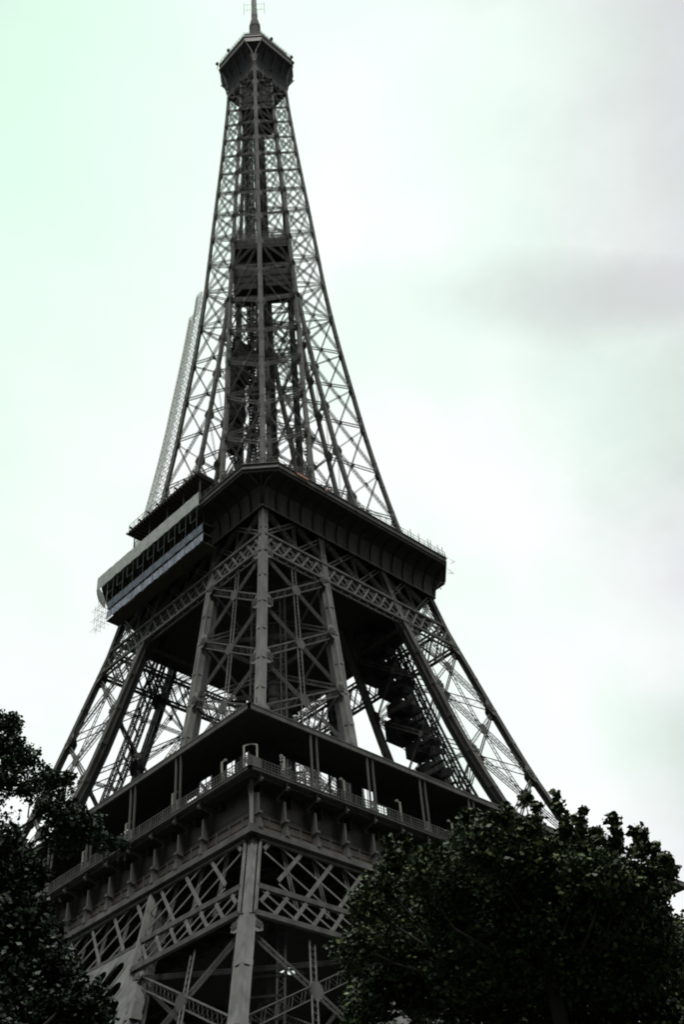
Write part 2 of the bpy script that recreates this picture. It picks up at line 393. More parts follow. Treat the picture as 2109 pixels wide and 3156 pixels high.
# legs[1] is rotated +90 deg: quadrant (+x,-y)
stair()
for l in legs: l.select_set(False)

# ---- shaft above the merge
def upper():
    cA = lambda z: A(z); M = lambda z: V(0, -w(z), z)
    g = MB(); column(g, cA, 178.2, 271.5, 1, 1)
    for i_, (z0, z1) in enumerate(zip(UP2, UP2[1:])): pass
    a0 = g.build('corner_column', IRON, tower)
    for k in (1, 2, 3): copy(a0, k*math.pi/2)
    g = MB(); column(g, M, 176.5, 271.5, 0, 1)
    a0 = g.build('face_column', IRON, tower)
    for k in (1, 2, 3): copy(a0, k*math.pi/2)
    g = MB()
    M2 = lambda z: V(w(z), -w(z), z)
    for z0, z1 in zip(UP2, UP2[1:]):
        sz = .40 if z0 < 220 else .33
        for s_ in (-1, 1):
            P = lambda z: V(s_*w(z), -w(z), z)
            for a, b in ((P(z0), M(z1)), (M(z0), P(z1))):
                d = (b-a).normalized(); strut(g, a+d*.5+V(0, .3, 0), b-d*.5+V(0, .3, 0), NR, sz, .36, .055)
            mid = (P(z0)+M(z1)+M(z0)+P(z1))/4; gusset(g, mid+V(0, .1, 0), V(0, 0, 1), NR, .3, .3)
    for z in UP2:
        for s_ in (-1, 1):
            P = V(s_*w(z), -w(z), z); Q = V(0, -w(z), z)
            strut(g, P+V(0, .3, 0), Q+V(0, .3, 0), NR, .42, .4, .07)
            gusset1(g, P+V(-s_*.08, .0, -.1), V(0, 0, 1), V(-s_, 0, 0), NR, 1.0, .95, .07); gusset(g, Q+V(s_*.1, -.03, 0), V(0, 0, 1), NR, .5, .8, .07)
        strut(g, V(0, -w(z), z), V(w(z), 0, z), V(0, 0, 1), .3, .25, .05, side=False)
        strut(g, V(-w(z), -w(z), z), V(0, 0, z), V(0, 0, 1), .3, .25, .05, side=False)
    a0 = g.build('upper_bracing', IRON, tower)
    for k in (1, 2, 3): copy(a0, k*math.pi/2)
upper()

# ---- lift shafts, stair well and machine rooms inside the upper tower
def shaft(x, y, s_, z0, z1, dense):
    g = MB()
    for ex in (-1, 1):
        for ey in (-1, 1): g.bar((x+ex*s_/2, y+ey*s_/2, z0), (x+ex*s_/2, y+ey*s_/2, z1), .2, .2, (1, 0, 0))
    z = z0; k = 0
    while z < z1-dense:
        for (ax, ay, bx, by) in ((-1, -1, 1, -1), (1, -1, 1, 1), (1, 1, -1, 1), (-1, 1, -1, -1)):
            p_ = V(x+ax*s_/2, y+ay*s_/2, z); q_ = V(x+bx*s_/2, y+by*s_/2, z)
            g.bar(p_, q_+V(0, 0, dense), .1, .12, (1, 1, 0)); g.bar(p_, q_, .1, .12)
        z += dense; k += 1
    g.build('lift_shaft', DARK, tower)
shaft(-1.8, 1.8, 1.35, 114, 262, .8)
shaft(.25, -.25, 1.1, 114, 262, .7)
shaft(3.45, -3.45, .62, 114, 224, .6)
shaft(-3.6, 3.6, .5, 120, 200, .8)
shaft(2.6, 2.4, .9, 114, 250, 1.0)
shaft(-2.2, -1.2, .5, 205, 262, .8)
def spiral(x, y, r, z0, z1, mt=DARK):
    g = MB(); n = int((z1-z0)/.45)
    g.bar((x, y, z0), (x, y, z1), .18, .18, (1, 0, 0))
    for k in range(n):
        a = k*.42; z = z0+k*.45
        g.bar((x, y, z), (x+r*math.cos(a), y+r*math.sin(a), z), .07, .34)
        p_ = V(x+r*math.cos(a), y+r*math.sin(a), z+.9); q_ = V(x+r*math.cos(a+.42), y+r*math.sin(a+.42), z+1.35); g.bar(p_, q_, .06, .06)
    g.build('spiral_stair', mt, tower)
spiral(-4.4, 4.2, 1.2, 115, 176); spiral(5.6, -4.0, 1.1, 115, 150)
def rot45(g):        # u = across (left positive), v = depth, turned 45 degrees to the faces
    q = math.sqrt(.5); g.v = [((-u+v)*q, (u+v)*q, z) for u, v, z in g.v]; return g
g = MB()
g.box((1.4, -2.2, 186.5), (5.9, 2.2, 195.6)); g.box((-5.9, -2.2, 187.0), (-.4, 2.2, 192.3)); g.box((-5.9, -2.2, 192.3), (-4.4, 2.2, 197.4)); g.box((-1.2, -2, 192.3), (-.3, 2, 197.4)); g.box((-.4, 0, 188), (1.4, 2, 197))
for k in range(8): g.bar((1.6+k*.6, -2.26, 186.5), (1.6+k*.6, -2.26, 195.6), .07, .09, (0, 1, 0)); g.bar((-5.8+k*.75, -2.26, 187), (-5.8+k*.75, -2.26, 192.3), .07, .09, (0, 1, 0))
for z in (188.5, 190.4): g.bar((-5.9, -2.3, z), (5.9, -2.3, z), .08, .12, (0, 1, 0))
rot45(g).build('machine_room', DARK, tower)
g = MB()
g.box((-5.7, -3.6, 197.6), (6.3, 3.6, 198.4)); g.box((-5.7, -3.65, 198.4), (6.3, -3.5, 200.4)); g.box((-5.7, 3.5, 198.4), (6.3, 3.65, 200.4))
ip = rot45(g).build('intermediate_platform', DARK, tower)
g = MB()
for v in (-3.62, 3.62):
    for k in range(21): u = -5.7+k*.6; g.bar((u, v, 200.4), (u, v, 203), .06, .09, (0, 1, 0)); g.bar((u, v, 200.4), (u+.6 if k < 20 else u, v, 203), .04, .06, (0, 1, 0))
    for z in (200.45, 201.3, 202.1, 203): g.bar((-5.7, v, z), (6.3, v, z), .08, .1, (0, 1, 0))
rot45(g).build('mesh_guard', IRON, ip)
g = MB()
g.box((-5.3, 2.9, 152), (-3.0, 5.3, 168.8)); g.box((-5.6, 3.2, 144.6), (-3.6, 5.0, 151)); g.box((-5.0, 1.8, 161), (-2.9, 3.2, 171.5))
for k in range(9): g.bar((-5.36, 2.9, 152.4+k*2), (-5.36, 5.3, 153.6+k*2), .06, .12, (1, 0, 0))
g.build('service_cabin', DARK, tower)
g = MB(); g.box((-3.9, -3, 251.6), (3.9, 3, 272.4)); g.box((-3, -3.9, 251.6), (3, 3.9, 272.4))
for z in (253, 256.9, 260, 263.2, 267):
    for v in (-3.96, 3.96): g.bar((-3.9, v, z), (3.9, v, z), .1, .3, (0, 0, 1))
rot45(g)
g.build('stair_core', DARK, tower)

# ------------------------------------------------------------------ octagon helper
def octo(w_, c, z):
    return [(-w_, -w_+c, z), (-w_+c, -w_, z), (w_-c, -w_, z), (w_, -w_+c, z), (w_, w_-c, z), (w_-c, w_, z), (-w_+c, w_, z), (-w_, w_-c, z)]

# ------------------------------------------------------------------ third platform
def third():
    g = MB(); prof = [(5.0, .35, 262.6), (5.05, .4, 265), (5.35, .8, 267.6), (5.95, 1.5, 269.8), (6.8, 2.3, 271.6), (7.65, 3.0, 272.7)]
    g.loft([octo(*q) for q in prof], cap=False)
    g.loft([octo(7.7, 3.0, 272.7), octo(7.7, 3.0, 275.1)])
    top = g.build('third_platform', SHADEDIRON, tower)
    h = MB()
    h.loft([octo(7.85, 3.05, 272.75), octo(7.85, 3.05, 273.1)], cap=False); h.loft([octo(7.85, 3.05, 274.8), octo(7.85, 3.05, 275.2)])
    h.build('fascia', IRON, top)
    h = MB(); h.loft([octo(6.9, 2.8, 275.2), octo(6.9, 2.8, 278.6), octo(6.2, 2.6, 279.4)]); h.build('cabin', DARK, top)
    h = MB(); o0 = octo(7.75, 3.0, 275.2)
    for k in range(8):
        p_, q_ = V(*o0[k]), V(*o0[(k+1) % 8]); n_ = max(3, int((q_-p_).length/.8))
        for j in range(n_): 
            x = p_.lerp(q_, j/n_); h.bar(x, x+V(0, 0, 1.9), .05, .05, (1, 0, 0))
        for dz in (.6, 1.25, 1.9): h.bar(p_+V(0, 0, dz), q_+V(0, 0, dz), .05, .05)
    h.build('railing', IRON, top)
    h = MB()      # pair of curved struts springing from each corner column
    for s_ in (0, 1):
        pts = [V(-5.0, -5.0, 264.5), V(-5.25, -5.2, 266.8), V(-6.0 if s_ == 0 else -5.15, -5.15 if s_ == 0 else -6.0, 269.6), V(-7.0 if s_ == 0 else -4.9, -4.9 if s_ == 0 else -7.0, 271.7), V(-7.75 if s_ == 0 else -4.75, -4.75 if s_ == 0 else -7.75, 272.9)]
        for a, b in zip(pts, pts[1:]): h.bar(a+V(-.1, -.1, 0), b+V(-.1, -.1, 0), .3, .22, (-1, -1, 0))
    b0 = h.build('bracket', IRON, top)
    for k in (1, 2, 3): copy(b0, k*math.pi/2)
    h = MB()
    for x in (-2.6, 2.6, 0): h.bar((x, -5.1, 261), (x, -5.15, 267.5), .16, .18, NR); h.bar((x, -5.15, 267.5), (x*1.05, -7.4, 272.6), .16, .18, NR)
    b0 = h.build('face_strut', IRON, top)
    for k in (1, 2, 3): copy(b0, k*math.pi/2)
    h = MB()
    def rnd(r, z, n=12): return [(r*math.cos(2*math.pi*k/n), r*math.sin(2*math.pi*k/n), z) for k in range(n)]
    h.loft([octo(4.2, 1.8, 279.2), octo(3.4, 1.4, 282.5)]); h.loft([rnd(2.4, 282.5), rnd(1.6, 287), rnd(1.45, 290)])
    h.loft([rnd(1.4, 290), rnd(1.4, 296.6), rnd(1.5, 296.8), rnd(1.42, 298), rnd(1.08, 300.4), rnd(.78, 302.4), rnd(.62, 305)])
    for k in range(8): a_ = k*math.pi/4; h.bar((1.44*math.cos(a_), 1.44*math.sin(a_), 290), (1.3*math.cos(a_), 1.3*math.sin(a_), 299.3), .14, .14, (1, 0, 0))
    h.build('lantern', DARK, top)
    h = MB(); s_ = .55
    for ex in (-1, 1):
        for ey in (-1, 1): h.bar((ex*s_, ey*s_, 303), (ex*s_*.6, ey*s_*.6, 322), .12, .12, (1, 0, 0))
    for k in range(32):
        z = 303+k*.58; q = s_*(1-.4*k/33)
        for (ax, ay, bx, by) in ((-1, -1, 1, -1), (1, -1, 1, 1), (1, 1, -1, 1), (-1, 1, -1, -1)): h.bar((ax*q, ay*q, z), (bx*q, by*q, z+.58), .06, .07)
    for k in range(10): h.box((-.34, -.34, 303.4+k*1.5), (.34, .34, 304.1+k*1.5))
    mast = h.build('antenna_mast', GALV, top)
    h = MB(); dx = V(1, -1, 0).normalized()
    for z in (307.6, 310.6):
        h.bar(dx*-2.7+V(0, 0, z), dx*2.7+V(0, 0, z), .07, .07)
    for s2 in (-1, 1):
        h.bar(dx*2.7*s2+V(0, 0, 304.8), dx*2.7*s2+V(0, 0, 311.8), .09, .09, (1, 0, 0))
        h.bar(dx*1.8*s2+V(0, 0, 306.6), dx*1.8*s2+V(0, 0, 311.2), .05, .05, (1, 0, 0))
    h.build('aerial', GALV, mast)
    h = MB()      # lamps and small aerials on the parapet
    for (x, y) in ((-7.5, 6.0), (6.4, -6.4), (5.2, -7.3), (-6.6, 5.9), (-1.5, -7.6), (7.5, -3), (-7.6, 1.5)):
        h = MB(); h.bar((x, y, 275.2), (x, y, 277.9), .1, .1, (1, 0, 0)); h.box((x-.28, y-.28, 277.4), (x+.28, y+.28, 278.2)); h.build('parapet_lamp', DARK, top)
third()

# ------------------------------------------------------------------ lattice girder
def lattice(g, u0, u1, zb, zt, sp, rise_w, fall_w, th, y_of, slope, off=0.0, dbl=0):
    """flat bars crossing between two chords; y_of(z) gives the sloping face"""
    run = (zt-zb)/slope; u = u0-run-off
    while u < u1+run:
        for sgn, wd in ((1, rise_w), (-1, fall_w)):
            a = (u, zb) if sgn > 0 else (u+run, zb); b = (u+run, zt) if sgn > 0 else (u, zt)
            # clip to u0..u1
            (ua, za), (ub, zc) = a, b
            def cl(uu): return za+(zc-za)*(uu-ua)/(ub-ua)
            pts = [(ua, za), (ub, zc)]
            for i in (0, 1):
                if pts[i][0] < u0: pts[i] = (u0, cl(u0))
                if pts[i][0] > u1: pts[i] = (u1, cl(u1))
            if abs(pts[0][0]-pts[1][0]) < .05: continue
            dy = 0 if sgn > 0 else th+.01
            offs = (0,) if sgn > 0 or not dbl else (-dbl/2, dbl/2)
            for o_ in offs:
                g.bar((pts[0][0]+o_, y_of(pts[0][1])+dy, pts[0][1]), (pts[1][0]+o_, y_of(pts[1][1])+dy, pts[1][1]), th, wd, NR)
        u += sp

def four(g, name, mt, parent):
    """face part on the four sides: right face, its mirror image on the left face, and the two far faces"""
    a = g.build(name, mt, parent); b = g.mirrored().build(name, mt, parent)
    return [a, b, copy(a, math.pi), copy(b, math.pi)]

# ------------------------------------------------------------------ second platform
def oct_seg(g, w0, c0, z0, w1, c1, z1):
    g.loft([octo(w0, c0, z0), octo(w1, c1, z1)], cap=False)
def second():
    g = MB()
    cove = [(17.0, .05, 110.9), (17.04, .08, 112.4), (17.2, .3, 113.4), (17.55, .9, 114.2), (18.2, 1.7, 114.75), (19.1, 2.6, 115.0), (20.2, 3.4, 115.1)]
    g.loft([octo(*q) for q in cove[:4]], cap=False); sf = MB(); sf.loft([octo(*q) for q in cove[3:]], cap=False)
    g.loft([octo(20.2, 3.4, 115.12), octo(20.2, 3.4, 115.7)])
    g.loft([octo(16.6, .2, 112.2), octo(16.6, .2, 112.6)])
    plat = g.build('second_platform', PANEL, tower); sf.build('soffit', SHADEDSOFFIT, plat)  # outer soffit split off so its colour can carry the gallery's shade
    h = MB()
    for a, b in ((15.4, 0), ): pass
    h.loft([octo(17.12, .05, 110.75), octo(17.12, .05, 111.12)], cap=False)
    h.loft([octo(20.4, 3.5, 115.6), octo(20.4, 3.5, 115.82)])
    h.loft([octo(20.32, 3.48, 115.9), octo(20.32, 3.48, 116.45)])
    h.loft([octo(20.46, 3.52, 116.45), octo(20.46, 3.52, 116.56)])
    h.build('parapet', IRON, plat)
    # curved ribs under the gallery
    h = MB(); prof = [(17.0, 110.95), (17.08, 112.4), (17.26, 113.4), (17.62, 114.15), (18.2, 114.65), (19.9, 115.05)]
    n = 15; ribs = []
    for k in range(n+1):
        f_ = -1+2*k/n; h = MB()
        pts = [V(f_*(w_ if w_ < 17.3 else w_-(w_-17.3))*.985, -w_-.03, z_) for w_, z_ in prof]
        for a, b in zip(pts, pts[1:]): h.bar(a, b, .28, .12, (0, -1, -.6))
        ribs.append(h.build('rib', SHADEDIRON, plat))
    for s_ in (-.5, 0, .5):
        h = MB(); pts = [V(-17.0, -17.0, 111), V(-17.15, -17.15, 112.3), V(-17.5-s_*.3, -17.5+s_*.3, 113.4), V(-17.9-s_*1.1, -17.9+s_*1.1, 114.3), V(-18.3-s_*2.6, -18.3+s_*2.6, 115.2)]
        for a, b in zip(pts, pts[1:]): h.bar(a, b, .25, .14, (-1, -1, 0))
        ribs.append(h.build('rib', PANEL, plat))
    for r_ in ribs:
        for k in (1, 2, 3): copy(r_, k*math.pi/2)
    # railing
    h = MB(); o0 = octo(20.35, 3.48, 116.5)
    for k in range(8):
        p_, q_ = V(*o0[k]), V(*o0[(k+1) % 8]); n_ = max(3, int((q_-p_).length/1.15))
        for j in range(n_+1): 
            x = p_.lerp(q_, j/n_); h.bar(x, x+V(0, 0, 1.05), .05, .05, (1, 0, 0))
        for dz in (.5, 1.05): h.bar(p_+V(0, 0, dz), q_+V(0, 0, dz), .05, .05)
    h.build('railing', IRON, plat)
    # triangular lamp brackets round the far right corner and bits of pole
    h = MB()
    for k in range(8):
        t_ = k/7; x = 15+5.6*min(1, t_*1.8); y = -20.4+max(0, t_-.35)*24
        nx, ny = (0, -1) if t_ < .35 else ((.7, -.7) if t_ < .5 else (1, 0))
        b_ = V(x, y, 115.9); e = b_+V(nx, ny, 0)*.8+V(0, 0, -.2)
        h = MB(); h.bar(b_, e, .05, .05); h.bar(b_+V(0, 0, .8), e, .05, .05); h.build('lamp_bracket', IRON, plat)
    for x in (9.4, 11.2, 13.2, 13.8, 15.4, 16.4):
        h = MB(); h.bar((x, -20.3, 116.4), (x, -20.3, 118.4), .07, .07, (1, 0, 0)); h.build('pole', IRON, plat)
    # main girder under the platform, with the small crosses above it
    yb = lambda z: -w(z)+.12
    h = MB()
    for z in (101.45, 105.15):
        wz = w(z)-.4
        for dz in (0,): h.bar((-wz, yb(z)-.06, z+dz), (wz, yb(z)-.06, z+dz), .34, .36, NR)
        h.bar((-wz, yb(z)+.8, z), (wz, yb(z)+.8, z), .2, .3, NR)
    u1 = w(103)-.6
    lattice(h, -u1, u1, 101.6, 105.0, 1.62, .30, .1, .07, yb, 1.45, 0, dbl=.34)
    lattice(h, -u1, u1, 101.6, 105.0, 3.3, .2, .16, .06, lambda z: yb(z)+.8, 1.45, .5)
    four(h, 'girder', IRON, tower)
    h = MB(); zb, zt = 105.4, 111.0
    us = [-1, -.66, -.34, 0, .34, .66, 1]
    for a, b in zip(us, us[1:]):
        for (p_, q_) in ((a, b), (b, a)):
            P = V(p_*(w(zb)-.5), -w(zb)+.4, zb); Q = V(q_*(w(zt)-.5), -w(zt)+.4, zt)
            strut(h, P, Q, NR, .62, .45, .1)
        mid = V((a+b)/2*w(108), -w(108)+.15, 108.2); gusset(h, mid, V(0, 0, 1), NR, .3, .35)
    for a in us[1:-1]:
        for s_ in (-.2, .2): h.bar((a*w(zb)+s_, -w(zb)+.4, zb), (a*w(zt)+s_, -w(zt)+.4, zt), .1, .1, NR)
    four(h, 'upper_girder', IRON, tower)
    # deep floor beams and ceiling under the deck
    h = MB()
    for k in range(-5, 6): h.box((k*2.9-.12, -16.2, 110.3), (k*2.9+.12, 16.2, 112.2)); h.box((-16.2, k*2.9-.12, 110.9), (16.2, k*2.9+.12, 112.2))
    h.build('floor_beam', SHADEDSOFFIT, plat)
    h = MB(); h.box((-w(106)+1.2, -w(106)+1.2, 106.1), (w(106)-1.2, w(106)-1.2, 106.3)); h.build('lower_ceiling', SHADEDSOFFIT, plat)
second()

# ------------------------------------------------------------------ first platform
def first():
    G = 35.3
    def ring(g, wo, wi, z0, z1):
        for k in range(4):
            q = MB(); q.box((-wo, -wo, z0), (wi, -wi, z1)); c, s_ = round(math.cos(k*math.pi/2)), round(math.sin(k*math.pi/2))
            q.v = [(x*c-y*s_, x*s_+y*c, z) for x, y, z in q.v]; g.add(q)
    g = MB(); ring(g, 34.9, 1.5, 56.75, 57.35)
    plat = g.build('first_platform', SHADEDSOFFIT, tower)
    g = MB()
    for (x0, x1) in ((-G-.02, G+.02),): g.box((x0, -G-.02, 57.17), (x1, -G+.3, 57.49))
    g.box((-G-.05, -G-.07, 57.42), (G+.05, -G+.2, 57.5))
    four_edge = g.build('gallery_edge', IRON, plat)
    for k in (1, 2, 3): copy(four_edge, k*math.pi/2)
    # sloping wall of panels behind the consoles, with horizontal mouldings and joints
    g = MB(); yw = lambda z: -(34.35-.225*(z-52.1))
    g.quadbox([(-34.35, yw(52.1), 52.1), (34.35, yw(52.1), 52.1), (34, -33.6, 52.1), (-34, -33.6, 52.1), (-33.3, -33.3, 56.76), (33.3, -33.3, 56.76), (33, -32.4, 56.76), (-33, -32.4, 56.76)])
    for z, d, hh in ((53.62, .1, .16), (52.75, .05, .07), (54.3, .04, .06)): g.box((-34.4, yw(z)-d, z), (34.4, yw(z)+.02, z+hh))
    a0 = g.build('frieze_wall', PANEL, plat)
    g = MB()
    for k in range(-18, 20):
        x = k*1.82+.3
        if abs(x) < 34: g.box((x-.03, -34.42, 52.1), (x+.03, -34.3, 53.6)); 
    g.box((-35.02, -35.05, 51.45), (35.02, -34.1, 51.78)); g.box((-34.95, -34.9, 51.78), (34.95, -34.2, 52.1))
    b0 = g.build('cornice', IRON, plat)
    for k in (1, 2, 3): copy(a0, k*math.pi/2); copy(b0, k*math.pi/2)
    # console
    g = MB()
    def prism(pr, x0, x1): g.loft([[(x0, y, z) for y, z in pr], [(x1, y, z) for y, z in pr]])
    prism([(-34.3, 52.1), (-34.95, 52.1), (-34.95, 53.0), (-34.8, 53.1), (-34.8, 53.35), (-34.95, 53.45), (-34.95, 53.68), (-34.75, 53.75), (-34.72, 55.45), (-34.0, 55.7), (-33.7, 56.2), (-34.8, 56.55), (-35.1, 56.8), (-35.15, 57.1), (-33.2, 57.1), (-34.0, 52.3)], -.1, .1)
    prism([(-34.3, 52.1), (-34.98, 52.1), (-34.98, 52.6), (-34.3, 52.6)], -.22, .22)
    prism([(-34.3, 53.4), (-34.98, 53.45), (-34.98, 53.66), (-34.3, 53.66)], -.22, .22)
    prism([(-35.1+.24*math.cos(a), 56.55+.24*math.sin(a)) for a in [i*math.pi/5 for i in range(10)]], -.11, .11)
    me = None; xs = [-30.85+3.67*k for k in range(17)]+[-33.9]
    c0 = g.build('console', IRON, plat); c0.location.x = xs[0]
    for side in range(4):
        for x in xs:
            if side == 0 and x == xs[0]: continue
            c = c0.copy(); sc.collection.objects.link(c); c.parent = plat; a = side*math.pi/2
            c.rotation_euler.z = a; c.location = (x*math.cos(a), x*math.sin(a), 0)
    # corner pilaster 
    g = MB(); g.bar((-34.8, -34.8, 51.9), (-34.3, -34.3, 57.0), .3, .34, (-1, -1, 0)); g.box((-35.12, -35.12, 51.4), (-34.7, -34.7, 52.15)); p0 = g.build('corner_pilaster', IRON, plat)
    for k in (1, 2, 3): copy(p0, k*math.pi/2)
    # railing of the gallery
    g = MB(); y = -G+.1; n = 190
    for k in range(n+1):
        x = -G+2*G*k/n; t_ = .035 if k % 5 else .07
        g.bar((x, y, 57.5), (x, y, 58.4 if k % 5 else 58.5), t_, t_*1.6, NR)
    for z, t_ in ((58.42, .07), (58.12, .04), (57.85, .04), (57.58, .05)): g.bar((-G, y, z), (G, y, z), t_, t_)
    for x in (-34.95, -27.7, -20.3, -12.85, -5.4, 2, 9.4, 16.8, 24.2): g.box((x, y-.05, 57.5), (x+1.0 if x < -34 else x+.8, y+.02, 58.5)) if x < -34 else g.bar((x+.4, y, 57.5), (x+.4, y, 58.6), .09, .3, NR)
    a0 = g.build('railing', IRON, plat)
    for k in (1, 2, 3): copy(a0, k*math.pi/2)
    # gallery roof
    g = MB(); ring(g, 35.25, 30.7, 63.22, 63.5)
    for k in range(24):
        pass
    roof = g.build('gallery_roof', SHADEDSOFFIT, plat)
    g = MB(); g.box((-G-.05, -G-.05, 63.2), (G+.05, -G+.15, 63.74)); g.box((-G-.09, -G-.09, 63.7), (G+.09, -G+.3, 63.82))
    for k in range(10): x = -30.6+k*7.44; g.box((x, -G-.075, 63.18), (x+.05, -G+.1, 63.76))
    a0 = g.build('fascia', IRON, roof)
    for k in (1, 2, 3): copy(a0, k*math.pi/2)
    g = MB(); 
    for x in (-.37, .37): g.bar((x, 0, 57.5), (x, 0, 63.2), .15, .16, NR); g.box((x-.14, -.14, 57.5), (x+.14, .14, 57.75))
    g.bar((-.37, 0, 58.5), (.37, 0, 58.5), .06, .06); g.bar((-.37, 0, 57.6), (.37, 0, 58.5), .05, .05); g.bar((.37, 0, 57.6), (-.37, 0, 58.5), .05, .05)
    c0 = g.build('roof_column', IRON, plat); xs = [-27.36+7.42*k for k in range(8)]
    first_one = True
    for side in range(4):
        for x in xs:
            c = c0 if first_one else c0.copy()
            if not first_one: sc.collection.objects.link(c); c.parent = plat
            first_one = False
            a = side*math.pi/2; y_ = -G+.12
            c.rotation_euler.z = a; c.location = (x*math.cos(a)-y_*math.sin(a), x*math.sin(a)+y_*math.cos(a), 0)
    # short pale lamp posts by the rail and the hoop over the corner
    g = MB(); g.bar((0, 0, 57.6), (0, 0, 59.7), .13, .15, NR); g.bar((0, 0, 59.7), (.03, .38, 59.98), .1, .1); g.box((-.08, .3, 59.92), (.12, .52, 60.12))
    c0 = g.build('lamp_post', PALE, plat); first_one = True
    for side in range(4):
        for x in (-31.05, -23.6, -16.05, -8.55, -1.1, 6.3, 13.7, 21.2, 28.6):
            c = c0 if first_one else c0.copy()
            if not first_one: sc.collection.objects.link(c); c.parent = plat
            first_one = False
            a = side*math.pi/2; y_ = -G+.25
            if side % 2: x = -x
            c.rotation_euler.z = a; c.location = (x*math.cos(a)-y_*math.sin(a), x*math.sin(a)+y_*math.cos(a), 0)
    g = MB(); P = V(-34.32, -35.15, 0); Q = V(-35.15, -34.32, 0)
    for X in (P, Q): g.bar(X+V(0, 0, 57.6), X+V(0, 0, 59.75), .13, .15, (1, 1, 0))
    mid = (P+Q)/2; ax = (Q-P)/2; inw = V(.35, .35, 0)
    pts = [mid+ax*math.cos(t_)+inw*math.sin(t_)*1.6+V(0, 0, 59.75+.62*math.sin(t_)) for t_ in [k*math.pi/8 for k in range(9)]]
    for a, b in zip(pts, pts[1:]): g.bar(a, b, .11, .11)
    g.build('corner_hoop', PALE, plat)
    # glazed screen of the pavilions set back from the gallery
    g = MB(); rnd = random.Random(5); y = -30.9; x = -30.5
    g.box((-30.9, y-.1, 62.85), (30.9, y+.15, 63.2)); g.box((-30.9, y-.1, 57.4), (30.9, y+.15, 58.4)); g.bar((-30.9, y, 60.35), (30.9, y, 60.35), .2, .2)
    while x < 30.5:
        st = rnd.choice((1.2, 1.9, 2.4)); kind = rnd.random()
        if -24 < x < -20.5: kind = .9
        if kind < .42: g.box((x, y-.03, 58.4), (x+st, y+.08, 62.85))
        elif kind < .6: g.box((x, y-.03, 61.6), (x+st, y+.08, 62.85))
        else: g.bar((x+st*.5, y, 60.4), (x+st*.5, y, 62.85), .06, .07, NR)
        g.bar((x, y, 57.4), (x, y, 63.2), .2, .2, NR); x += st
    a0 = g.build('pavilion_screen', DARK, plat)
    for k in (1, 2, 3): copy(a0, k*math.pi/2)
    # low pavilions on the deck between the legs
    g = MB(); g.box((-8.5, -29.5, 57.4), (8.5, -20, 63.0)); g.box((-9, -30, 63.0), (9, -19.5, 63.4)); a0 = g.build('pavilion', DARK, plat)
    for k in (1, 2, 3): copy(a0, k*math.pi/2)
    # floor beams
    g = MB()
    for k in range(-9, 10):
        if abs(k*3.67) > 13.2:
            g.box((k*3.67-.1, -34, 55.6), (k*3.67+.1, 34, 56.7)); g.box((-34, k*3.67-.1, 55.9), (34, k*3.67+.1, 56.7))
        else:
            for s_ in (-1, 1): g.box((k*3.67-.1, min(s_*13.2, s_*34), 55.6), (k*3.67+.1, max(s_*13.2, s_*34), 56.7)); g.box((min(s_*13.2, s_*34), k*3.67-.1, 55.9), (max(s_*13.2, s_*34), k*3.67+.1, 56.7))
    g.build('floor_beam', SHADEDSOFFIT, plat)
    # great lattice girder: tall upper band with posts, low lower band
    yb = lambda z: -w(z)-.12; h = MB()
    def hbar(z, wd, th, u): h.bar((-u, yb(z), z), (u, yb(z), z), th, wd, NR)
    ZB, ZM, ZT = 42.3, 45.35, 51.15
    e0, e1, e2 = w(ZT)-.75, w(ZM)-.75, w(ZB)-.75
    hbar(ZT, .22, .3, e0); 
    zi = {ZM: ii(ZM), ZB: ii(ZB)}
    for s_ in (-1, 1):
        for z, wd in ((ZM, .42), (ZB, .4)):
            h.bar((s_*(w(z)-.75), yb(z)-.03, z), (s_*(ii(z)), yb(z)-.03, z), .42, wd, NR)
        h.bar((s_*(e0-.04), yb(ZT), ZT), (s_*(e2-.04), yb(ZB), ZB), .2, .2, NR)
        h.bar((s_*(ii(ZT)), yb(ZT)-.04, ZT), (s_*ii(ZB), yb(ZB)-.04, ZB), .4, .42, NR)
    h.bar((-ii(ZM), yb(ZM), ZM-.1), (ii(ZM), yb(ZM), ZM-.1), .3, .26, NR)
    lattice(h, -e0, e0, ZM+.15, ZT-.1, 3.67, .34, .17, .07, yb, .93, -1.0)
    x = -34.4+3.5
    for k in range(19):
        xx = -34.4+3.58*k
        if abs(xx) < e0: 
            for s_ in (-.16, .16): h.bar((xx+s_, yb(48)+.45, ZM), (xx+s_, yb(ZT)+.45, ZT), .12, .11, NR)
    for s_ in (-1, 1):
        lo, hi = sorted((s_*(ii(44)+.2), s_*(e1+.4))); lattice(h, lo, hi, ZB+.15, ZM-.15, 2.02, .32, .16, .07, yb, .93, .4)
    hb = MB()
    four(h, 'lattice_girder', IRON, tower)
    # arch with its arcade of round-headed openings
    g = MB(); yf = lambda z: -w(z)-.06; zc, Re, Ri = 1.5, 41.2, 38.2
    def P3(u, z, dy=0): return V(u, yf(z)+dy, z)
    for R0, wd in ((Re, .35), (Ri, .5)):
        prev = None
        for k in range(61):
            a = R_(12+156*k/60); q = P3(R0*math.cos(a), zc+R0*math.sin(a)); 
            if prev is not None: g.bar(prev, q, .6, wd, NR)
            prev = q
    for k in range(60):
        a = R_(12+156*k/60); b = R_(12+156*(k+1)/60); p_, q_ = (a, b) if k % 2 else (b, a)
        g.bar(P3(Re*math.cos(p_), zc+Re*math.sin(p_)), P3(Ri*math.cos(q_), zc+Ri*math.sin(q_)), .2, .16, NR)
    # arcade: radial posts from the arch to the girder or the leg, heads filled by a plate with round notches
    def limit(a):      # distance along the ray where the girder bottom or leg column is met
        r = Re+.2
        while r < 80:
            u, z = r*math.cos(a), zc+r*math.sin(a)
            if z > 45.0 or abs(u) > ii(z)-.4: break
            r += .1
        return r
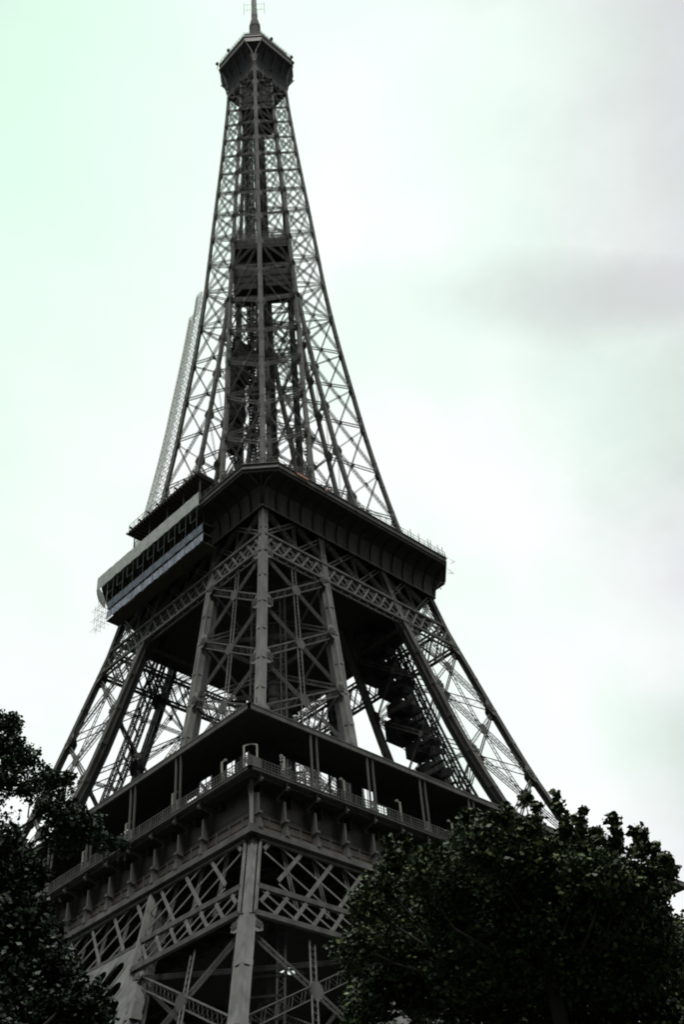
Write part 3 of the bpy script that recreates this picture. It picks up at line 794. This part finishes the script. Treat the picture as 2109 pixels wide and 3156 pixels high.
    st = R_(3.05); a = R_(24)
    while a < R_(156.01):
        L0, L1 = limit(a), limit(a+st)
        if L0 > Re+.7 and L1 > Re+.7:
            m0 = min(L0, L1)-.55; hwid = m0*math.tan(st/2)*.86; am = a+st/2
            ctr = m0-hwid
            outl = []
            for k in range(9):
                t_ = math.pi*k/8; rr_, tt = ctr+hwid*math.sin(t_), -hwid*math.cos(t_)
                outl.append((rr_, tt))
            def pt(rr_, tt): return (rr_*math.cos(am)-tt*math.sin(am), zc+rr_*math.sin(am)+tt*math.cos(am))
            edge = []
            for k in range(9):
                fr = k/8; aa = a+st*fr; rr_ = limit(aa); edge.append((rr_*math.cos(aa), zc+rr_*math.sin(aa)))
            for k in range(8):
                p_ = [pt(*outl[k]), pt(*outl[k+1]), edge[k+1], edge[k]]
                g.plate([P3(u, z) for u, z in p_], NR, .16)
            for aa, L_ in ((a, L0), (a+st, L1)):
                g.bar(P3(Re*math.cos(aa), zc+Re*math.sin(aa)), P3((min(L0, L1)-.9)*math.cos(aa), zc+(min(L0, L1)-.9)*math.sin(aa)), .3, .2, NR)
        a += st
    four(g, 'arch', IRON, tower)
    # masonry plinths
    g = MB()
    for (x, y) in ((-60, -60), (-38, -60), (-60, -38), (-38, -38)):
        g.loft([[(x+a*k, y+b*k, z) for a, b in ((-1, -1), (1, -1), (1, 1), (-1, 1))] for k, z in ((4.6, -.5), (4.4, 1), (2.2, 4.2), (1.6, 4.4))])
    a0 = g.build('plinth', STONE, tower)
    for k in (1, 2, 3): copy(a0, k*math.pi/2)
first()

# ------------------------------------------------------------------ maintenance works on the tower (separate things)
def sheeting():
    g = MB(); rnd = random.Random(3)
    path = [(-20.75, -7.6)]; 
    for k in range(1, 53): path.append((-20.75, -7.6+25.2*k/52))
    path += [(-20.1, 18.5), (-19.3, 19.4), (-18.3, 20.1), (-17.2, 20.6)]
    top = []; bot = []
    for i, (x, y) in enumerate(path):
        o = .04*math.sin(i*1.9)+rnd.uniform(-.03, .03); o2 = .05*math.sin(i*1.3+1)+rnd.uniform(-.03, .03)
        top.append((x+o*.5, y, 117.85+rnd.uniform(-.04, .04))); bot.append((x+o2, y, 115.45+rnd.uniform(-.03, .03)))
    n = len(path)
    g.loft([[(x-.02, y, z) for x, y, z in bot], [(x-.02, y, z) for x, y, z in top]], closed=False); g.loft([[(x+.03, y, z) for x, y, z in top], [(x+.03, y, z) for x, y, z in bot]], closed=False)
    o = g.build('sheeting', SHEET); tag(o, 'long grey-white sheet stretched along the left parapet of the second platform', 'sheeting')
    # lower skirt of netting in two strips
    for (z0, z1, y0, y1, lab) in ((110.15, 111.55, -8.4, 14.6, 'upper, darker strip of blue-grey netting hung below the left edge of the second platform'), (108.35, 109.75, -8.5, 14.5, 'lower, paler strip of blue-grey netting hung below the left edge of the second platform')):
        g = MB(); n = 60
        for r in range(1):
            a = [(-20.55+rnd.uniform(-.05, .05), y0+(y1-y0)*k/n, z1) for k in range(n+1)]
            b = [(-20.6+rnd.uniform(-.08, .08), y0+(y1-y0)*k/n, z0+(0 if k < 30 or z0 > 110 else -.0)+rnd.uniform(-.04, .04)) for k in range(n+1)]
            g.loft([b, a], closed=False); g.loft([[(x+.03, y, z) for x, y, z in a], [(x+.03, y, z) for x, y, z in b]], closed=False)
        o = g.build('netting', SHEETB if z0 > 110 else SHEETB2); tag(o, lab, 'netting', 'netting strips under the second platform')
DULL = mat('dull_tube', FLAT((.07, .09, .09), .6))
SHEETB2 = mat('netting_pale', FLAT((.24, .28, .35), .7, .3))
sheeting()
def cradle():
    r = empty('scaffold_cradle', (-20.2, 3, 108), label='hanging scaffold cradle of thin tubes under the white sheet on the second platform', cat='scaffold')
    def loc(p_): return V(*p_)-V(-20.2, 3, 108)
    k = 0; y = -7.2
    while y < 15.5:
        g = MB()
        for dx in (-.1, 1.1):
            g.bar(loc((-20.6+dx, y, 108.2)), loc((-20.6+dx, y, 115.6)), .045, .045, (1, 0, 0))
        g.bar(loc((-20.65, y, 113.2)), loc((-20.65, y+1.55, 113.2)), .06, .06); g.bar(loc((-20.65, y+1.55, 113.2)), loc((-20.65, y+1.55, 115.6)), .06, .06, (1, 0, 0))
        g.build('hanger', DULL, r); y += 2.55
    g = MB()
    for z in (108.2, 109.9, 111.7): 
        g.bar(loc((-20.45, -8.5, z)), loc((-20.45, 14.7, z)), .08, .08)
    g.box(tuple(loc((-20.5, -8.5, 109.78))), tuple(loc((-18.9, 14.6, 109.9))))
    g.box(tuple(loc((-20.5, -8.5, 108.15))), tuple(loc((-18.4, 14.6, 108.25)))); g.box(tuple(loc((-20.4, -8.5, 111.6))), tuple(loc((-18.4, 14.6, 111.7))))
    g.build('walkway', TIMBER, r)
    g = MB()
    for k in range(3):
        y = 14.2+k*1.1; x = -20.7+max(0, k-2)*.9
        g.bar(loc((x-.3, y, 106.6)), loc((x-.3, y, 113.4)), .04, .04, (1, 0, 0)); g.bar(loc((x-.7, y, 107.0+k*.3)), loc((x-.7, y, 111.6)), .035, .035, (1, 0, 0))
        for z in (107.4, 109.2, 111): g.bar(loc((x-.8, y, z)), loc((x+.6, y, z)), .035, .035); g.bar(loc((x-.3, y, z)), loc((x-.3, y+1.1, z)), .035, .035); g.bar(loc((x-.7, y, z)), loc((x-.7, y+1.1, z)), .035, .035)
    g.build('end_frame', GALV, r)
cradle()
def deck():
    r = empty('works_deck', (-18, 1, 121), label='dark timber works deck jutting over the left side of the second platform', cat='scaffold')
    o_ = V(-18, 1, 121)
    g = MB(); loc = lambda x, y, z: tuple(V(x, y, z)-o_)
    g.box(loc(-19.6, -5.8, 123.7), loc(-13.6, 11.8, 124.0))
    for k in range(24): y = -5.7+k*.76; g.box(loc(-19.9 if k % 3 else -20.4, y, 123.35), loc(-13.6, y+.14, 123.7))
    g.box(loc(-15.6, -5.8, 116.6), loc(-15.4, 11.8, 123.7)); g.build('deck', TIMBER, r)
    g = MB()
    for k in range(16):
        y = 11.7-k*1.15
        g.bar(V(-19.5, y, 124.0)-o_, V(-19.5, y, 125.3)-o_, .06, .06, (1, 0, 0))
    g.bar(V(-19.5, 11.9, 125.3)-o_, V(-19.5, -1, 125.3)-o_, .07, .07); g.bar(V(-19.5, 11.9, 124.7)-o_, V(-19.5, -1, 124.7)-o_, .05, .05)
    g.build('handrail', GALV, r)
    for y in (-5.4, -1.5, 2.5, 7, 11):
        g = MB(); g.bar(V(-18.9, y, 116.0)-o_, V(-18.9, y, 123.4)-o_, .16, .16, (1, 0, 0)); g.bar(V(-15.2, y, 116.0)-o_, V(-15.2, y, 123.4)-o_, .16, .16, (1, 0, 0)); g.bar(V(-18.9, y, 116.4)-o_, V(-15.2, y, 123.2)-o_, .1, .1)
        g.build('support', TIMBER, r)
deck()
def scaffold():
    r = empty('column_scaffold', (-17, 17, 116), label='pale scaffolding climbing the outside of the left corner column above the second platform', cat='scaffold')
    o_ = V(-17, 17, 116); rnd = random.Random(8)
    def c(z, a, b): return V(-w(z)-a, w(z)+b, z)-o_
    tube = MB(); net = MB(); z = 116.4; st = 1.9
    while z < 187:
        z2 = min(z+st, 187.5); th = 1.0 if z < 180 else .55
        cs = [(th*1.75, -1.3), (th*1.75, .5), (.25, 1.7), (.15, -1.3)]
        cs = [(1.75*th, -.9), (1.75*th, .9), (.2, 1.5), (.1, -.9)]
        for (a, b) in cs: tube.bar(c(z, a, b), c(z2, a, b), .07, .07, (1, 0, 0))
        for i in range(4):
            a, b = cs[i], cs[(i+1) % 4]
            tube.bar(c(z, *a), c(z, *b), .055, .055); tube.bar(c(z+1, *a), c(z+1, *b), .045, .045)
            tube.bar(c(z, *a), c(z2, *b), .045, .045)
        tube.bar(c(z, 1.75*th, 0), c(z, 2.15*th, 0), .12, .12)
        # mesh of the debris net: fine cords
        for k in range(8):
            f_ = k/8; zz_ = z+st*f_
            for i in (0, 1):
                a, b = cs[i], cs[i+1]
                net.bar(c(zz_, *a), c(zz_+rnd.uniform(-.06, .06), *b), .025, .035)
        for i in (0, 1):
            a, b = cs[i], cs[i+1]
            for k in range(5):
                t_ = k/5; q = (a[0]+(b[0]-a[0])*t_, a[1]+(b[1]-a[1])*t_); net.bar(c(z, *q), c(z2, *q), .03, .04, (1, 0, 0))
        z += st
    tube.build('frame', GALV, r); net.build('debris_net', NET, r)
NET = mat('debris_net', FLAT((.8, .82, .78), .8, .08))
scaffold()
g = MB()
g.box((-13.6, -20.56, 116.02), (-11.5, -20.48, 116.42)); tag(g.build('barrier_board', ORANGE), 'long orange barrier board on the parapet right of the front corner of the second platform', 'barrier', 'orange barrier boards')
g = MB(); g.box((-8.3, -20.56, 116.0), (-7.9, -20.48, 116.5)); tag(g.build('barrier_board', ORANGE), 'short orange barrier board farther right along the second platform parapet', 'barrier', 'orange barrier boards')

# ------------------------------------------------------------------ trees
def leaves(blobs, dens, size, rng, lump=.26, per=7, stray=.06):
    """leaf clusters through the crown's volume; returns centres"""
    P = []
    for (x, y, z, r) in blobs:
        nc = int(dens*r*r*(1+.1/r)+4)
        d = rng.normal(size=(nc, 3)); d /= np.linalg.norm(d, axis=1)[:, None]
        rad = r*(rng.random(nc)**.42)*(1+rng.normal(size=nc)*stray)
        c = np.array([x, y, z])+d*rad[:, None]*np.array([1, 1, .95])
        keep = (np.sin(c[:, 0]*3.1+c[:, 1]*1.7)+np.sin(c[:, 2]*3.6+c[:, 0]*1.3+1)+np.sin(c[:, 1]*2.9-c[:, 2]*2.1+2)) > (-1.8 if r > .45 else -9)
        c = c[keep]; nc = len(c)
        c = np.repeat(c, per, axis=0)+rng.normal(size=(nc*per, 3))*lump*.5*min(1, .35+r*.6)
        P.append(c)
    return np.concatenate(P)
def leafmesh(name, P, size, rng, mt, parent):
    n = len(P); s_ = size*(.6+.8*rng.random(n))[:, None]
    a = rng.normal(size=(n, 3)); a[:, 2] *= .6; a /= np.linalg.norm(a, axis=1)[:, None]
    b = rng.normal(size=(n, 3)); b -= a*np.sum(a*b, axis=1)[:, None]; b /= np.linalg.norm(b, axis=1)[:, None]
    nn_ = np.cross(a, b)
    v = np.stack([P-a*s_*.5, P+b*s_*.36+nn_*s_*.1, P+a*s_*.55, P-b*s_*.36+nn_*s_*.1], axis=1).reshape(-1, 3)
    me = bpy.data.meshes.new(name); me.vertices.add(4*n); me.vertices.foreach_set('co', v.ravel())
    me.loops.add(4*n); me.loops.foreach_set('vertex_index', np.arange(4*n, dtype=np.int32)); me.polygons.add(n)
    me.polygons.foreach_set('loop_start', np.arange(0, 4*n, 4, dtype=np.int32)); me.polygons.foreach_set('loop_total', np.full(n, 4, dtype=np.int32))
    me.update(); me.validate(); me.materials.append(mt)
    o = bpy.data.objects.new(name, me); sc.collection.objects.link(o); o.parent = parent; return o
def limb(g, pts, r0, r1, n=7):
    rings = []
    for i, q in enumerate(pts):
        d = (pts[min(i+1, len(pts)-1)]-pts[max(i-1, 0)]).normalized(); a = d.orthogonal().normalized(); b = d.cross(a); r = r0+(r1-r0)*i/(len(pts)-1)
        rings.append([q+a*r*math.cos(2*math.pi*k/n)+b*r*math.sin(2*math.pi*k/n) for k in range(n)])
    g.loft(rings)
def tree(blobs, base, label, seed, dens=150, size=.17, mt=LEAF, extra=None, r0=.45, lump=.26):
    rng = np.random.default_rng(seed); rnd = random.Random(seed); bx, by = base; bz = gz(bx, by)
    root = empty('tree', (bx, by, bz), label=label, cat='tree'); o_ = V(bx, by, bz)
    big = sorted(blobs, key=lambda q: -q[3]); cz = sum(q[2] for q in big[:6])/min(6, len(big))
    g = MB(); top = V(bx+rnd.uniform(-.4, .4), by+rnd.uniform(-.4, .4), cz-2.2)
    tr = [V(0, 0, -.3)] + [(V(0, 0, 0)).lerp(top-o_, t_)+V(rnd.uniform(-.2, .2), rnd.uniform(-.2, .2), 0) for t_ in (.3, .6, 1)]
    limb(g, tr, r0, r0*.55, 10)
    for (x, y, z, r) in blobs:
        e = V(x, y, z)-o_; s_ = tr[-1] if r > .9 else tr[-1].lerp(e, .45)+V(0, 0, -.6)
        if r <= .6:
            limb(g, [e+V(0, 0, -r*1.5-.3), e+V(0, 0, r*.6)], .03, .01, 4); continue
        m1 = s_.lerp(e, .5)+V(rnd.uniform(-.5, .5), rnd.uniform(-.5, .5), -.5)
        limb(g, [s_, m1, e, e+(e-m1)*.12], .04+.035*min(r, 2), .015, 6)
        for k in range(int(3+r*3)):
            d = V(rnd.gauss(0, 1), rnd.gauss(0, 1), rnd.gauss(.3, 1)).normalized()*r; limb(g, [m1.lerp(e, .6), e+d*.5, e+d], .035, .01, 4)
    g.build('trunk', BARK, root)
    bl = list(blobs)+(extra or [])
    P = leaves([(x-bx, y-by, z-bz, r) for x, y, z, r in bl], dens, size, rng, lump)
    leafmesh('crown', P, size, rng, mt, root); return root
TR = [(-60.2, -75.2, 24.3, 2.27), (-58.5, -77.2, 24.8, 2.95), (-57.9, -79.7, 24.1, 2.87), (-57.6, -82.0, 23.5, 2.16), (-62.2, -80.2, 25.1, 1.12), (-60.7, -80.6, 25.4, 1.22), (-59.2, -81.0, 24.9, 1.29), (-59.4, -82.5, 24.1, 1.06), (-59.9, -83.6, 23.4, 0.86), (-58.7, -83.6, 23.5, 0.74), (-58.4, -84.1, 23.4, 0.67), (-56.6, -83.7, 23.8, 0.56), (-61.8, -78.0, 24.8, 1.07), (-64.5, -79.1, 23.9, 0.65), (-65.0, -78.5, 24.6, 0.4), (-63.3, -76.3, 25.0, 0.69), (-63.7, -75.8, 24.1, 0.78), (-62.7, -74.0, 23.3, 0.91), (-59.8, -73.4, 23.2, 1.5), (-57.5, -74.5, 22.9, 2.64), (-54.5, -76.7, 22.8, 3.25), (-52.8, -79.2, 23.3, 2.41), (-51.3, -79.9, 22.2, 2.44), (-60.7, -72.4, 22.1, 1.08), (-55.3, -81.9, 23.3, 1.06), (-60.2, -81.3, 26.3, 0.33), (-60.3, -81.2, 27.2, 0.25), (-59.6, -82.1, 27.2, 0.18), (-59.6, -82.1, 26.7, 0.23), (-58.4, -82.1, 26.5, 0.26), (-58.3, -82.3, 26.8, 0.15), (-59.0, -83.1, 25.4, 0.25), (-58.7, -83.7, 25.7, 0.28), (-58.7, -83.6, 24.7, 0.25), (-57.4, -83.8, 25.6, 0.31), (-57.3, -83.9, 25.3, 0.23), (-58.1, -84.7, 24.5, 0.22), (-57.9, -84.9, 24.0, 0.25), (-57.8, -85.1, 23.6, 0.17), (-61.6, -81.1, 26.2, 0.32), (-62.4, -80.0, 26.3, 0.35), (-64.3, -79.3, 24.8, 0.24), (-64.7, -78.9, 25.1, 0.19), (-65.1, -78.4, 25.2, 0.17), (-63.2, -79.0, 25.0, 0.32), (-60.1, -81.5, 26.8, 0.19), (-59.5, -82.3, 26.2, 0.15), (-58.6, -83.7, 25.8, 0.14), (-58.7, -83.7, 25.3, 0.2), (-57.4, -83.8, 25.7, 0.15), (-58.1, -84.6, 24.4, 0.14), (-57.9, -85.0, 23.9, 0.12), (-61.5, -81.2, 26.5, 0.15), (-61.8, -80.7, 26.2, 0.22), (-64.6, -79.0, 25.3, 0.12), (-65.1, -78.5, 25.3, 0.11), (-59.3, -82.7, 24.9, 0.37), (-59.1, -83.0, 25.0, 0.4), (-58.7, -83.5, 24.9, 0.35), (-58.3, -84.2, 24.5, 0.35), (-58.2, -84.5, 23.8, 0.39), (-58.0, -84.8, 23.5, 0.29), (-59.6, -82.2, 25.7, 0.35), (-59.3, -82.7, 25.4, 0.35), (-60.3, -81.2, 25.9, 0.43), (-62.5, -79.9, 25.8, 0.37), (-64.9, -78.6, 24.7, 0.36)]
TE = [(-35.7, -71.9, 28.9, 1.97), (-35.2, -72.8, 28.2, 2.55), (-36.0, -71.3, 27.0, 2.15), (-34.3, -72.3, 26.7, 2.96), (-35.8, -71.6, 30.4, 0.75)]
TL = [(-77.1, -72.2, 28.7, 0.57), (-76.9, -72.3, 28.8, 0.41), (-76.9, -72.3, 27.9, 0.68), (-76.4, -72.5, 27.5, 0.6), (-75.9, -72.8, 26.8, 0.56), (-76.7, -72.4, 26.8, 0.69), (-75.3, -73.1, 26.6, 0.53), (-75.4, -73.1, 25.8, 0.63), (-75.6, -71.8, 27.0, 0.54), (-74.8, -73.4, 25.3, 0.66), (-74.3, -73.7, 25.1, 0.57), (-73.9, -74.0, 24.6, 0.37), (-73.5, -74.2, 24.6, 0.22), (-73.3, -74.3, 24.5, 0.13), (-75.6, -74.1, 26.3, 0.29), (-76.0, -73.8, 26.3, 0.37), (-76.6, -71.3, 24.9, 1.2), (-75.1, -73.2, 24.8, 0.71), (-76.2, -72.6, 24.0, 0.62), (-77.3, -71.0, 28.4, 1.1), (-77.1, -71.1, 26.8, 0.95)]
TM = [(-77.6, -75.3, 21.8, 0.71), (-77.1, -75.5, 22.2, 0.43), (-77.6, -74.1, 22.0, 1.05), (-77.4, -75.4, 20.7, 1.01), (-76.9, -75.6, 20.2, 0.8), (-76.6, -75.9, 19.2, 0.91), (-77.3, -75.5, 18.8, 1.38), (-76.4, -77.1, 18.4, 0.65), (-76.1, -77.3, 17.9, 0.67), (-77.7, -74.1, 19.6, 1.53), (-78.0, -75.1, 23.1, 0.57), (-76.3, -76.0, 18.4, 0.89)]
# the parts of the crowns that hang below and beside the frame
TR_low = [(-57, -76.5, 18.0, 3.0), (-53.5, -79.5, 18, 3.2), (-51.5, -82.5, 19.5, 2.8), (-55, -77, 15.5, 3.0), (-58.5, -79, 22.8, 2.4), (-60.3, -77.6, 22.6, 1.9), (-57, -80.7, 22.6, 2.3), (-56, -82, 22.3, 1.8)]
TL_low = [(-79, -70.5, 26, 1.6), (-80, -69, 23, 2.2), (-79.5, -72, 20.5, 2)]
TM_low = [(-79.6, -74.5, 20.5, 2), (-79, -76, 17, 2), (-76.6, -76.5, 15.8, 1.6), (-81, -73.6, 18, 2.4)]
tree(TR, (-58.5, -79.8), 'large broad tree with yellow-green leaf tufts covering the lower right of the tower', 11, extra=TR_low, dens=200, size=.19)
tree(TE, (-34.5, -72.5), 'distant dark treetop at the right edge, beyond the large right-hand tree', 12, dens=90, size=.22, mt=LEAFD)
tree(TL, (-78.5, -71), 'upper leafy tree on the left whose branch tip reaches over the first platform', 13, extra=TL_low, dens=270, size=.13, mt=LEAFD, r0=.35, lump=.2)
tree(TM, (-79.2, -75), 'very dark tree filling the lower left corner, below the leafy branch', 14, extra=TM_low, dens=300, size=.15, mt=LEAFK, r0=.35, lump=.2)
